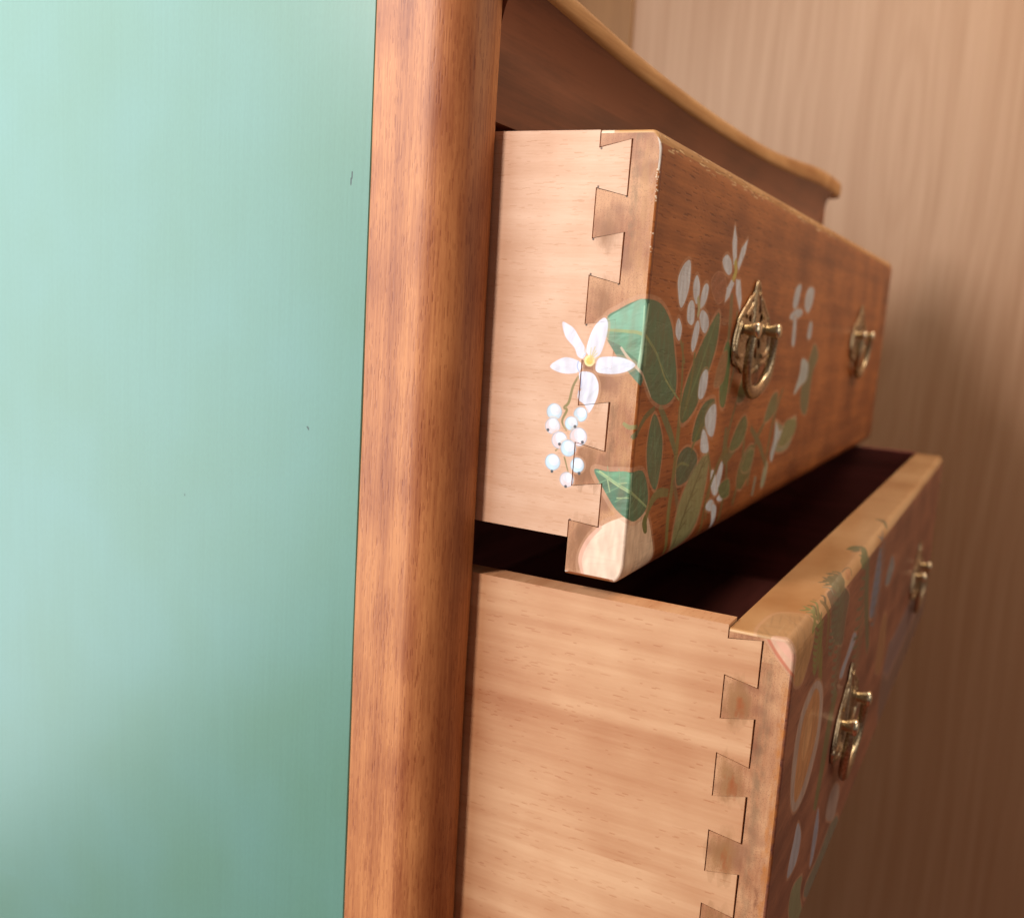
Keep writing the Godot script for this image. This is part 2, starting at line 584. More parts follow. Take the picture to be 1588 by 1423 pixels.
# ---------------------------------------------------------------- drawers
# The outline of a front's end, from the top back corner over the face to the bottom back corner, pushed in by «inset»; [points (z, y), heights along the face].
func front_profile(z: float, y0: float, y1: float, inset: float) -> Array:
	var rz := 0.004
	var ry := 0.007
	var pts := PackedVector2Array()
	var t := PackedFloat32Array()
	for k in 5:
		pts.append(Vector2(z - T + (T - rz) * k / 5.0, y1 - inset))
		t.append(y1 - ry + 0.0088 + (T - rz) * (1.0 - k / 5.0))
	for k in 9:
		var a := PI / 2 * (1.0 - k / 8.0)
		var n := Vector2(cos(a) / rz, sin(a) / ry).normalized()
		pts.append(Vector2(z - rz + rz * cos(a), y1 - ry + ry * sin(a)) - n * inset)
		t.append(y1 - ry + 0.0088 * (1.0 - k / 8.0))
	for k in range(1, 12):
		var y := lerpf(y1 - ry, y0 + ry, k / 12.0)
		pts.append(Vector2(z - inset, y))
		t.append(y)
	for k in 9:
		var a := PI / 2 * k / 8.0
		var n := Vector2(cos(a) / rz, sin(a) / ry).normalized()
		pts.append(Vector2(z - rz + rz * cos(a), y0 + ry - ry * sin(a)) - n * Vector2(1, -1) * inset)
		t.append(y0 + ry - 0.0088 * k / 8.0)
	pts.append(Vector2(z - T, y0 + inset))
	t.append(y0 + ry - 0.0088 - (T - rz))
	return [pts, t]

# tails: [base top, end top, end bottom, base bottom] of each, from the top down
func drawer(called: String, label: String, zf: float, tilt: float, y0: float, y1: float, side_y0: float, side_y1: float, deep: float, tails: Array, side_mat: Material, front_mat: Material, end_mat: Material, edge_mat: Material) -> Node3D:
	var d := thing(called, label, "drawer", Vector3(0, 0, -0.06), "drawers of the chest")
	d.rotation.x = tilt
	var r := 0.0011
	# the front: its skin wraps over the arrises
	var stations := []      # [x, inset, s]
	for k in 6:
		var a := PI / 2 * k / 5.0
		stations.append([r * (1 - cos(a)), r * (1 - sin(a)), -r + r * a])
	for k in range(1, 40):
		var x := lerpf(r, WIDE - r, k / 40.0)
		stations.append([x, 0.0, minf(x - 0.43 * r, 0.33)])
	for k in 6:
		var a := PI / 2 * (1 - k / 5.0)
		stations.append([WIDE - r * (1 - cos(a)), r * (1 - sin(a)), 0.33])
	var f := Shape.new()
	var mid := Vector3(0, (y0 + y1) / 2, zf - T / 2)
	var rows := []
	for s in stations:
		rows.append(front_profile(zf, y0, y1, s[1]))
	var te := Shape.new()
	for i in stations.size() - 1:
		var a: PackedVector2Array = rows[i][0]
		var b: PackedVector2Array = rows[i + 1][0]
		var t: PackedFloat32Array = rows[i][1]
		for k in a.size() - 1:
			var xa: float = stations[i][0]
			var xb: float = stations[i + 1][0]
			var sa: float = stations[i][2]
			var sb: float = stations[i + 1][2]
			var on := te if k < 11 else f
			on.quad(Vector3(xa, a[k].y, a[k].x), Vector3(xb, b[k].y, b[k].x), Vector3(xb, b[k + 1].y, b[k + 1].x), Vector3(xa, a[k + 1].y, a[k + 1].x), Vector3((xa + xb) / 2 if i > 4 and i < 44 else (0.003 if i < 5 else WIDE - 0.003), mid.y, mid.z), Vector2(sa, t[k]), Vector2(sb, t[k]), Vector2(sb, t[k + 1]), Vector2(sa, t[k + 1]))
	f.quad(Vector3(SIDE, y0, zf - T), Vector3(WIDE - SIDE, y0, zf - T), Vector3(WIDE - SIDE, y1, zf - T), Vector3(SIDE, y1, zf - T), mid + Vector3(WIDE / 2, 0, 0), BARE, BARE, BARE, BARE)
	var front := build("front_board", f, front_mat, d, 50.0)
	build("top_edge", te, edge_mat, front, 50.0)
	# its two ends: pins between the sockets of the tails
	for right in [false, true]:
		rng.seed = 77
		var e := Shape.new()
		var prof: PackedVector2Array = front_profile(zf, y0, y1, r)[0]
		var outline := PackedVector2Array()
		for p in prof:
			outline.append(p)
		var up := tails.duplicate()
		up.reverse()
		for q in up:
			var gap: float = q[4] if q.size() > 4 else GAP
			outline.append_array([Vector2(zf - T, q[3] - gap * rng.randf_range(0.3, 0.9)), Vector2(zf - LAP + gap * rng.randf_range(1.0, 1.9), q[2] - gap * rng.randf_range(0.3, 0.9)), Vector2(zf - LAP + gap * rng.randf_range(1.0, 1.9), q[1] + gap * rng.randf_range(0.3, 0.9)), Vector2(zf - T, q[0] + gap * rng.randf_range(0.3, 0.9))])
		if right:
			e.plate_x(outline, WIDE, WIDE - SIDE)
		else:
			e.plate_x(outline, 0.0, SIDE, true, zf)
		build("end_grain", e, end_mat, front)
	# the sides with their tails
	for right in [false, true]:
		var s := Shape.new()
		var b := zf - T - GAP
		var cut := b - 0.030
		var outline := PackedVector2Array([Vector2(cut, side_y0), Vector2(b, side_y0)])
		var up := tails.duplicate()
		up.reverse()
		for q in up:
			outline.append_array([Vector2(b, q[3]), Vector2(zf - LAP, q[2]), Vector2(zf - LAP, q[1]), Vector2(b, q[0])])
		outline.append_array([Vector2(b, side_y1), Vector2(cut, side_y1)])
		var rear := PackedVector2Array([Vector2(zf - deep, side_y0), Vector2(cut, side_y0), Vector2(cut, side_y1), Vector2(zf - deep, side_y1)])
		var x0 := WIDE - 0.0001 if right else 0.0001
		var x1 := WIDE - SIDE if right else SIDE
		s.plate_x(outline, x0, x1, not right, zf)
		s.plate_x(rear, x0, x1)
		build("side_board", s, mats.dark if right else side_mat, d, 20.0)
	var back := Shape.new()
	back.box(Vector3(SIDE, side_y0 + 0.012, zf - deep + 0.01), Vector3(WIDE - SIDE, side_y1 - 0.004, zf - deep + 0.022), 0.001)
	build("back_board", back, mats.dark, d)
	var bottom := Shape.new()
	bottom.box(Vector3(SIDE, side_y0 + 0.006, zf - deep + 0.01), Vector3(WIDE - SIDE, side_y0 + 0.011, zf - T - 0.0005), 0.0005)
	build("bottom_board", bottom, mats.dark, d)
	return d

# A brass drop pull, its middle at «at» on the face of a drawer.
func pull(parent: Node3D, at: Vector3) -> void:
	var p := Node3D.new()
	p.name = "pull"
	parent.add_child(p, true)
	p.position = at
	var plate := Shape.new()
	var half := curve([0, 21.5, 3, 19.5, 5.5, 15.5, 11, 13.5, 16, 10.5, 21, 8, 27, 4, 31, -1.5, 33, -8, 30.5, -13, 25, -15, 18, -16, 12, -18.5, 6, -18.5, 0, -20.5], false)
	# the flat ground of the plate, cut into sectors so that its piercings open between them
	var whole := PackedVector2Array(half)
	for k in range(half.size() - 2, 0, -1):
		whole.append(Vector2(-half[k].x, half[k].y))
	for k in 12:
		var d0 := Vector2.from_angle(TAU * k / 12.0) * 80.0
		var d1 := Vector2.from_angle(TAU * (k + 1) / 12.0) * 80.0
		for part in Geometry2D.intersect_polygons(whole, PackedVector2Array([Vector2.ZERO, d0, d1])):
			var left := [part]
			for side in [k, k + 1]:
				if side % 3 == 0 and side % 6 != 0:
					continue
				var dir := Vector2.from_angle(TAU * side / 12.0)
				var hole := PackedVector2Array()
				for j in 14:
					var w := Vector2.from_angle(TAU * j / 14.0)
					hole.append(dir * ((24.5 if side % 6 == 0 else 12.0) + w.x * (4.0 if side % 6 == 0 else 3.2)) + Vector2(-dir.y, dir.x) * w.y * 2.1)
				var next := []
				for q in left:
					next.append_array(Geometry2D.clip_polygons(q, hole))
				left = next
			for g in left:
				var index := Geometry2D.triangulate_polygon(g)
				for i in range(0, index.size(), 3):
					plate.out(Vector3(g[index[i]].x, g[index[i]].y, 1.9) / 1000.0, Vector3(g[index[i + 1]].x, g[index[i + 1]].y, 1.9) / 1000.0, Vector3(g[index[i + 2]].x, g[index[i + 2]].y, 1.9) / 1000.0, Vector3(0, 0, -1))
	for s in [-1.0, 1.0]:
		var rim := PackedVector3Array()
		var wide := PackedFloat32Array()
		for q in half:
			rim.append(Vector3(q.x * s, q.y, 1.3) / 1000.0)
			wide.append(0.0013)
		plate.tube(rim, wide, wide, Vector3(0, 0, 1), 8)
		for q in [[[3, 17, 7, 11, 12, 8, 17, 6], 1.3], [[23, 3, 28, -3, 29, -9, 24, -12, 17, -12], 1.3]]:
			var c := curve(q[0], false)
			var l := PackedVector3Array()
			var w := PackedFloat32Array()
			for z in c:
				l.append(Vector3(z.x * s, z.y, 1.9) / 1000.0)
				w.append(q[1] / 1000.0)
			plate.tube(l, w, w, Vector3(0, 0, 1), 8)
		for q in [[8, 14.0, 1.7], [24, 6.0, 1.6], [32, -9, 2.4], [12, -17.5, 1.6]]:
			plate.ball(Vector3(q[0] * s, q[1], 1.4) / 1000.0, Vector3.ONE * q[2] / 1000.0, 6)
		plate.lathe(Vector3(20 * s, 0, 0) / 1000.0, Vector3(0, 0, 1), PackedVector2Array([Vector2(0, 0.0062), Vector2(0.0016, 0.0060), Vector2(0.0024, 0.0048), Vector2(0.0024, 0)]), 18)
	plate.tube(PackedVector3Array([Vector3(0, 0.021, 0.001), Vector3(0, 0.012, 0.0012), Vector3(0, 0.002, 0.0014), Vector3(0, -0.010, 0.0012), Vector3(0, -0.020, 0.001)]), PackedFloat32Array([0.001, 0.0035, 0.0048, 0.0036, 0.001]), PackedFloat32Array([0.001, 0.0018, 0.0024, 0.0018, 0.001]), Vector3(0, 0, 1), 10)
	for k in plate.v.size():
		plate.v[k].z *= 0.6
	build("backplate", plate, mats.brass, p, 60.0)
	for s in [-1.0, 1.0]:
		var stud := Shape.new()
		stud.lathe(Vector3(20 * s, 0, 2) / 1000.0, Vector3(0, 0, 1), PackedVector2Array([Vector2(0, 0.0023), Vector2(0.0010, 0.0024), Vector2(0.0046, 0.0036), Vector2(0.0056, 0.0038), Vector2(0.0064, 0.0033), Vector2(0.0070, 0.0020), Vector2(0.0072, 0.0)]), 20)
		build("stud", stud, mats.brass_pale, p, 60.0)
	var bail := Shape.new()
	var pts := PackedVector3Array()
	var ra := PackedFloat32Array()
	var rb := PackedFloat32Array()
	for k in 33:
		var a := PI * k / 32.0
		var y := -28.5 * pow(sin(a), 0.85) if k > 0 and k < 32 else 0.0
		pts.append(Vector3(-20.5 * cos(a) - 3.4 * sin(2 * a), y, 6.2 - 2.6 * sin(a)) / 1000.0)
		ra.append((1.9 + 1.4 * pow(sin(a), 3)) / 1000.0)
		rb.append((1.8 + 0.3 * sin(a)) / 1000.0)
	bail.tube(pts, ra, rb, Vector3(0, 0, 1), 12)
	build("bail", bail, mats.brass, p, 60.0)

# ---------------------------------------------------------------- the chest
# an upright whose faces and edges are not quite true
func worn_prism(outline: PackedVector2Array, y0: float, y1: float, salt: int) -> Shape:
	var s := Shape.new()
	var n := FastNoiseLite.new()
	n.seed = salt
	n.frequency = 9.0
	n.fractal_octaves = 3
	var mid := Vector2.ZERO
	for q in outline:
		mid += q / outline.size()
	var rows := int((y1 - y0) / 0.006)
	var rings := []
	for r in rows + 1:
		var y := lerpf(y0, y1, r / float(rows))
		var ring := PackedVector3Array()
		for q in outline:
			var e := (q - mid).normalized() * n.get_noise_3d(q.x * 4.0, y, q.y * 4.0) * 0.00035
			ring.append(Vector3(q.x + e.x, y, q.y + e.y))
		rings.append(ring)
	for r in rows:
		for k in outline.size():
			var j := (k + 1) % outline.size()
			s.quad(rings[r][k], rings[r][j], rings[r + 1][j], rings[r + 1][k], Vector3(mid.x, rings[r][k].y, mid.y))
	for r in [0, rows]:
		for k in range(1, outline.size() - 1):
			s.out(rings[r][0], rings[r][k], rings[r][k + 1], Vector3(mid.x, (y0 + y1) / 2, mid.y))
	return s

func chest() -> void:
	var c := thing("chest_of_drawers", "wooden chest with mint green side and rounded brown corner post, drawers pulled out", "chest of drawers")
	var foot := -0.80
	for right in [false, true]:
		var post := PackedVector2Array()
		var outer := -0.020
		var inner := -0.0006
		var rad := 0.018
		var zf := -0.0595
		var zb := -0.0990
		post.append(Vector2(inner, zb))
		post.append(Vector2(outer + 0.0008, zb))
		post.append(Vector2(outer, zb + 0.0008))
		for k in 15:
			var a := PI / 2 * k / 14.0
			post.append(Vector2(outer + rad * (1 - cos(a)), zf - rad * (1 - sin(a))))
		post.append(Vector2(inner - 0.0006, zf))
		post.append(Vector2(inner, zf - 0.0006))
		if right:
			for k in post.size():
				post[k].x = WIDE - post[k].x + 0.0006
			build("corner_post", worn_prism(post, foot, 0.203, 17), mats.post, c)
		else:
			build("corner_post", worn_prism(post, foot, 0.240, 18), mats.post, c)
	# painted side, laid out in metres: u runs back from the post
	var g := Shape.new()
	g.box(Vector3(-0.0194, foot, -0.44), Vector3(-0.0120, 0.240, -0.0992), 0.0004)
	for k in g.v.size():
		g.uv[k] = Vector2((-0.0992 - g.v[k].z) / 0.40, 1.0 - (g.v[k].y + 0.20) / 0.45)
	build("side_panel", g, mats.green, c)
	var other := Shape.new()
	other.box(Vector3(WIDE + 0.0122, foot, -0.44), Vector3(WIDE + 0.0194, 0.195, -0.0992), 0.0004)
	for k in other.v.size():
		other.uv[k] = Vector2((-0.0992 - other.v[k].z) / 0.40, 1.0 - (other.v[k].y + 0.20) / 0.45)
	build("side_panel", other, mats.green, c)
	for q in [["lining", Vector3(-0.0118, foot, -0.41), Vector3(-0.004, 0.19, -0.0918)], ["lining", Vector3(WIDE + 0.004, foot, -0.41), Vector3(WIDE + 0.0118, 0.19, -0.0918)],
			["back_panel", Vector3(-0.0118, foot, -0.42), Vector3(WIDE + 0.0118, 0.19, -0.4105)], ["top_panel", Vector3(-0.0116, 0.180, -0.41), Vector3(WIDE + 0.0116, 0.192, -0.078)],
			["dust_panel", Vector3(-0.0036, -0.176, -0.41), Vector3(WIDE + 0.0036, -0.168, -0.08)]]:
		var s := Shape.new()
		s.box(q[1], q[2], 0.0006)
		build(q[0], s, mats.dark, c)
	var base := Shape.new()
	base.box(Vector3(0.0004, foot, -0.080), Vector3(WIDE + 0.0002, -0.160, -0.064), 0.001)
	build("base_board", base, mats.frieze, c)
	# frieze above the upper drawer, and the scooped rail over it
	var rail := PackedVector2Array()   # x, y of the rail's lower edge
	for q in curve([-0.0004, 0.2040, 0.035, 0.2018, 0.106, 0.198, 0.173, 0.1965, 0.255, 0.1965, 0.37, 0.1990, 0.46, 0.2036, 0.54, 0.2085, 0.60, 0.2100, 0.634, 0.2100], false):
		rail.append(q)
	var fr := Shape.new()
	var rl := Shape.new()
	var section := PackedVector2Array([Vector2(-0.080, 0.0), Vector2(-0.056, 0.0), Vector2(-0.0538, 0.0008), Vector2(-0.0528, 0.0030), Vector2(-0.0528, 0.0070), Vector2(-0.0538, 0.0092), Vector2(-0.056, 0.0100), Vector2(-0.080, 0.0100)])
	for k in rail.size() - 1:
		var a := rail[k]
		var b := rail[k + 1]
		var mid := Vector3((a.x + b.x) / 2, 0.18, -0.07)
		if a.x < WIDE - 0.001:
			fr.quad(Vector3(a.x, 0.1565, -0.0604), Vector3(b.x, 0.1565, -0.0604), Vector3(b.x, b.y - 0.022, -0.0604), Vector3(a.x, a.y - 0.022, -0.0604), mid)
			fr.quad(Vector3(a.x, 0.1565, -0.078), Vector3(b.x, 0.1565, -0.078), Vector3(b.x, b.y + 0.001, -0.078), Vector3(a.x, a.y + 0.001, -0.078), mid)
		if a.x < WIDE - 0.001:
			fr.quad(Vector3(a.x, 0.1565, -0.0604), Vector3(b.x, 0.1565, -0.0604), Vector3(b.x, 0.1565, -0.078), Vector3(a.x, 0.1565, -0.078), mid)
			# a shallow cove runs out to the rail
			for j in 6:
				var f0 := j / 6.0
				var f1 := (j + 1) / 6.0
				fr.quad(Vector3(a.x, a.y - 0.022 + 0.0235 * f0, -0.0604 + 0.0066 * f0 * f0), Vector3(b.x, b.y - 0.022 + 0.0235 * f0, -0.0604 + 0.0066 * f0 * f0), Vector3(b.x, b.y - 0.022 + 0.0235 * f1, -0.0604 + 0.0066 * f1 * f1), Vector3(a.x, a.y - 0.022 + 0.0235 * f1, -0.0604 + 0.0066 * f1 * f1), mid)
		var grow := 1.0 + 0.5 * smoothstep(0.30, 0.60, a.x)
		var grow_b := 1.0 + 0.5 * smoothstep(0.30, 0.60, b.x)
		for j in section.size():
			var p := section[j]
			var q := section[(j + 1) % section.size()]
			rl.quad(Vector3(a.x, a.y + p.y * grow, p.x), Vector3(b.x, b.y + p.y * grow_b, p.x), Vector3(b.x, b.y + q.y * grow_b, q.x), Vector3(a.x, a.y + q.y * grow, q.x), Vector3((a.x + b.x) / 2, (a.y + b.y) / 2 + 0.005, -0.066))
	var e := rail[rail.size() - 1]
	for j in range(1, section.size() - 1):
		rl.out(Vector3(e.x, e.y + 1.5 * section[0].y, section[0].x), Vector3(e.x, e.y + 1.5 * section[j].y, section[j].x), Vector3(e.x, e.y + 1.5 * section[j + 1].y, section[j + 1].x), Vector3(0.5, e.y, -0.066))
	var s0 := rail[0]
	for j in 6:
		var z0 := -0.0604 + 0.0066 * (j / 6.0) * (j / 6.0)
		var z1 := -0.0604 + 0.0066 * ((j + 1) / 6.0) * ((j + 1) / 6.0)
		var h0 := s0.y - 0.022 + 0.0235 * j / 6.0
		var h1 := s0.y - 0.022 + 0.0235 * (j + 1) / 6.0
		fr.quad(Vector3(s0.x, h0, -0.075), Vector3(s0.x, h0, z0), Vector3(s0.x, h1, z1), Vector3(s0.x, h1, -0.075), Vector3(0.1, h0, -0.07))
	for j in range(1, section.size() - 1):
		rl.out(Vector3(s0.x, s0.y + section[0].y, section[0].x), Vector3(s0.x, s0.y + section[j].y, section[j].x), Vector3(s0.x, s0.y + section[j + 1].y, section[j + 1].x), Vector3(0.1, s0.y, -0.066))
	build("frieze_board", fr, mats.frieze, c, 25.0)
	build("top_rail", rl, mats.edge, c, 50.0)

func upper_print() -> Print:
	var im := Print.new(2048, 880, -62.0, 162.0, 5.2)
	rng.seed = 31
	smear(im, -8.3, 152.0, 118.0, 2.4, "86694a", 0.22, 110)
	smear(im, -5.0, 150.0, 8.0, 5.0, "b98a58", 0.16, 160)
	smear(im, -1.2, 142.0, 2.0, 2.2, "b0712f", 0.22, 260)
	for q in [[126, 115, 0.7], [104, 90, 0.8], [74, 60, 1.0], [46, 33, 1.5], [18, 2, 1.6]]:
		smear(im, -17.0, q[0] - 1.5, q[1] + 1.5, 6.0, "8c5e3a", 0.16 * q[2], 60)
	for q in [[-21.6, 134.6], [-21.7, 105.5], [-11.0, 131.6], [-21.6, 147.1], [-21.7, 88.3], [-11.1, 102.7], [-21.8, 117.2], [-21.8, 19.6]]:
		disc(im, q[0], q[1], 0.40, "2b1a12")
	# near-white strip and dots on the arris at the top corner, and rubbed flecks along the top edge
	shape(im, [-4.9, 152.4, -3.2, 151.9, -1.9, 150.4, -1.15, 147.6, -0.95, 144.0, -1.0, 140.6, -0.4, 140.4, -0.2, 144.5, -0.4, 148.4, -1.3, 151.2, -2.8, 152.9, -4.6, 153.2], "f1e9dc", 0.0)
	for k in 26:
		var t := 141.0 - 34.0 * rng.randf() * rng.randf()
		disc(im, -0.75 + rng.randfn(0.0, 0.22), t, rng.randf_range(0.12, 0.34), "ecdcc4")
	for k in 260:
		var x := 2.0 + 320.0 * rng.randf()
		var t := 147.0 + rng.randf() * 7.0
		stroke(im, [x, t, x + rng.randf_range(1.5, 7.0), t + rng.randf_range(-0.4, 0.4)], rng.randf_range(0.25, 0.7), "e2c698" if rng.randf() < 0.6 else "7a4c28")
	smear(im, -9.0, 62.0, 36.0, 3.0, "7c5636", 0.2, 90)
	shape(im, [0.2, 24, -4.3, 22.7, -9.7, 19.2, -14.2, 13.4, -16.6, 6.6, -15.1, 0.9, -8.5, -2.6, -0.9, -1, 10.4, 1.1, 29.4, 3, 26.2, 12.7, 16.8, 23.2], "ead0b8", 3)
	stroke(im, [-9.7, 19.2, -14.2, 13.4, -16.6, 6.6, -15.1, 0.9], 1.6, "e2b098")
	stroke(im, [45.2, 60.2, 46, 53.5, 45.7, 33.3, 43.7, 18.2, 45.3, 2.4], 4.5, "7d7a4c")
	stroke(im, [21.1, 61.5, 36.7, 50.1, 44.9, 41.9], 4, "6b7350")
	stroke(im, [46.2, 31.5, 58.9, 12.3, 54.6, 4.2], 3.5, "7a6648")
	stroke(im, [41.1, 27.1, 28.3, 28.4, 20, 24.3, 17.2, 17.5], 4, "77754a")
	shape(im, [17.1, 22.3, 14.4, 19.6, 17.3, 15.5, 20.5, 15.7], "66713f", 0)
	stroke(im, [16.6, 61, 6.3, 57.8, -1.5, 51.4], 2.5, "6a6a48")
	stroke(im, [0.5, 55.6, -2.7, 55, -5.1, 56.2], 1.6, "8c8656")
	shape(im, [-14.4, 90.9, -10.4, 94.3, -5.2, 97.2, -0.5, 98.4, 13.1, 97.1, 25, 91, 31.6, 81.7, 37.6, 70.4, 36.3, 64, 25.4, 61.5, 10.9, 65.1, -0.8, 74.4, -5.8, 79.5, -11.7, 82.9], "50795f", 3)
	shape(im, [-14, 90.9, -7.4, 95.4, -1, 98, 0.1, 86.9, -5.8, 87, -13.7, 87.1], "7fae93", 0)
	shape(im, [-13.7, 86.9, -5.7, 86.7, 0.8, 86.2, 2.5, 75.9, -5.1, 79.9, -12.5, 83.3], "6a9a7c", 0)
	stroke(im, [-13.7, 87.1, -6.6, 87.2, -0.3, 86.4, 13.7, 79.5, 25.1, 70.8, 43.2, 62.4], 1.2, "93a06e")
	stroke(im, [0.4, 97, -0.3, 86.2, -1.2, 72.2], 0.9, "b3d0b0")
	stroke(im, [-1.2, 96.2, -0.9, 85.4, -2, 72.8], 0.6, "a9ccac")
	shape(im, [-13.8, 84, -8.4, 82.2, -3.2, 76.4, 1.5, 71.5, -0.1, 69.3, -5.3, 74, -9.7, 78.8], "55755e", 0, false)
	stroke(im, [-8.4, 81.8, -3.2, 76.4, 10.9, 65.1], 1, "c8b49c")
	shape(im, [-14.2, 38.6, -9.1, 38.8, -1.2, 39.7, 9.7, 39, 16.7, 32, 17.6, 24.7, 8.3, 21.7, 1.6, 22.6, -4.6, 25.9, -9.2, 31.3], "50795f", 3)
	shape(im, [-13.6, 38.4, -7.5, 38.8, -1.1, 39.4, -0.1, 32.7, -3.8, 34, -8, 35.7], "72a07d", 0)
	stroke(im, [-12.3, 38.4, -5.5, 34.9, 0.1, 32.6, 17.4, 25.1], 1.1, "b5c48e")
	stroke(im, [-5.5, 34.9, -1.6, 35.9], 0.6, "a8bd8c")
	stroke(im, [-5, 30, -0.3, 30.8], 0.6, "a8bd8c")
	stroke(im, [-8.9, 36, -7.6, 31.6], 0.6, "a8bd8c")
	stroke(im, [-0.2, 39.5, 0.4, 23.4], 0.6, "b3cfae")
	shape(im, [16.1, 58.9, 26.6, 50.9, 29.2, 41.8, 25.8, 30.4, 16.1, 36.8, 11.8, 48.2], "56755a", 2)
	shape(im, [48.7, 53.3, 46.8, 63.5, 59.5, 79, 84, 96.5, 85.4, 82.4, 72.5, 66.7, 64, 57.5], "527150", 3)
	stroke(im, [49.5, 54.9, 66.8, 74.7, 82.4, 94.7], 1.2, "6f8a60")
	shape(im, [65.4, 44.7, 68.1, 53.7, 78, 59.8, 92.1, 60, 89.1, 50.5, 79.9, 45.7], "4f6c4d", 3)
	shape(im, [50.3, 29.3, 49, 39.8, 60.2, 43, 74, 38.1, 72.9, 31, 62.1, 28.7], "4c6650", 2)
	stroke(im, [47.6, 35.6, 53.8, 37.1, 64.2, 35.1], 1.2, "7b875c")
	shape(im, [52.2, 3.3, 55.4, 19.1, 68.6, 30.6, 88.8, 38, 91.5, 26, 83.2, 9.3, 64.7, 2.8], "8d9068", 3)
	stroke(im, [54.6, 4.2, 68.1, 19, 86.4, 35.9], 1.4, "6d6a48")
	stroke(im, [59.8, 9.5, 68.9, 12.1], 1, "75704c")
	stroke(im, [65.1, 14.9, 74.4, 17.6], 1, "75704c")
	stroke(im, [70.5, 20.5, 80, 23.3], 1, "75704c")
	stroke(im, [76, 26.1, 85.7, 29.1], 1, "75704c")
	stroke(im, [81.6, 31.8, 91.5, 34.9], 1, "75704c")
	veins(im, Vector2(26, 31), Vector2(16.5, 58), 4, 4.0, "728c6c")
	veins(im, Vector2(49, 55), Vector2(83, 95), 7, 8.0, "6a8560")
	veins(im, Vector2(66, 46), Vector2(90, 59), 4, 6.0, "66825e")
	veins(im, Vector2(54, 30), Vector2(70, 41), 3, 6.0, "647f60")
	veins(im, Vector2(55, 5), Vector2(88, 37), 7, 8.0, "74744e")
	veins(im, Vector2(99, 59), Vector2(104, 84), 5, 4.0, "6c8c5a")
	veins(im, Vector2(17, 25), Vector2(-13, 38.4), 6, 6.0, "86ab80")
	veins(im, Vector2(40, 64), Vector2(4, 85), 6, 11.0, "6f9270")
	stroke(im, [45.2, 60.2, 44.1, 71.8, 41, 84.1], 2.2, "7d7a4c")
	stroke(im, [65.2, 40.7, 70.6, 46.5, 77.9, 51.3], 2, "6f7a4c")
	stroke(im, [57, 80.4, 56.3, 69.4, 51.6, 57.9], 2.5, "757a4e")
	stroke(im, [37.9, 84.9, 45.7, 76.1], 2, "7d7a4c")
	stroke(im, [88.3, 39.5, 98.3, 25.2, 96.2, 8.2], 2, "77754a")
	shape(im, [34, 112.6, 40.6, 113.7, 42.2, 105.9, 39.1, 99.6, 34.1, 96.7, 29.5, 102.2, 28.4, 107.5], "dbe6f4", 2.5)
	shape(im, [33.4, 92.9, 37.7, 89.8, 37.5, 86.1, 35.6, 84.7, 31.3, 87.3, 31.1, 90.9], "d6e2f2", 2.5)
	shape(im, [50.3, 109.4, 54.8, 105.9, 55.2, 101.5, 53, 98.6, 48.5, 101.2, 46.6, 106.1], "d6e2f2", 2.5)
	shape(im, [63.6, 107, 66.8, 105.3, 64.6, 100, 59, 96.9, 57.5, 101, 59.7, 105.5], "d6e2f2", 2.5)
	shape(im, [46.2, 99.9, 50.5, 98.2, 52, 92.5, 48.9, 90.6, 43.5, 92.4, 42.5, 97.3], "d6e2f2", 2.5)
	shape(im, [61.2, 96.7, 68.7, 94.9, 71.7, 91, 67.8, 87.7, 61.3, 90.1, 58.4, 94], "d6e2f2", 2.5)
	shape(im, [56.7, 92.6, 59.8, 90.1, 58.2, 84.3, 54.4, 80.4, 51.2, 83.6, 53.3, 90], "d6e2f2", 2.5)
	stroke(im, [53.7, 101.5, 56.7, 97.1, 55.6, 93.9], 3, "b9bd96")
	shape(im, [94.8, 132.6, 100.2, 127, 103, 117.5, 98.6, 116.5, 93.6, 125], "d6e2f2", 2.5, false)
	shape(im, [117.7, 129, 115.3, 122.7, 107.5, 114.7, 104.9, 117.7, 109, 124.3], "d6e2f2", 2.5, false)
	shape(im, [88.3, 119.9, 95, 117.7, 97.1, 113.7, 92.6, 112, 84.5, 114.5, 82.3, 117.7], "d6e2f2", 2.5)
	shape(im, [98.4, 110.6, 102.9, 109.2, 97.3, 103.3, 91.4, 100.6, 92.2, 106.5], "d6e2f2", 2, false)
	shape(im, [104.9, 111, 112.3, 111.1, 117.5, 102.7, 116.8, 97.6, 107.3, 105.1], "d6e2f2", 2, false)
	stroke(im, [100.4, 118.7, 103.6, 114.1, 99.8, 110.4], 4, "c2b864")
	shape(im, [77.6, 112.1, 87.9, 111.1, 91.7, 104.4, 82.2, 100, 72.2, 104.2, 69.5, 108.6], "9c5f44", 1)
	shape(im, [103.2, 85.1, 109.3, 77.9, 110.4, 66.9, 107.6, 56.7, 99.8, 58.6, 96.1, 70.9, 97.3, 80.1], "587a4c", 3)
	stroke(im, [100.7, 104.8, 102.7, 96.5, 103.2, 85.1], 5, "7b7150")
	shape(im, [72.9, 73.2, 77.5, 72.1, 77.8, 65.9, 73.5, 61.7, 67.4, 62.6, 67.7, 69.7], "d6e2f2", 2.5)
	shape(im, [92.8, 58.3, 96.2, 54.5, 96.3, 47.3, 92.9, 44.3, 83.9, 47.5, 80.4, 53.4, 85.7, 57.2], "d6e2f2", 2.5)
	shape(im, [79.2, 48.6, 85.6, 45.3, 90, 38.4, 79.6, 39.2, 77.1, 44.6], "d6e2f2", 2.5)
	shape(im, [226.2, 113.2, 237.9, 115.5, 237.1, 109.2, 232.2, 102.3, 222.7, 104.2], "b9c6d4", 2.5)
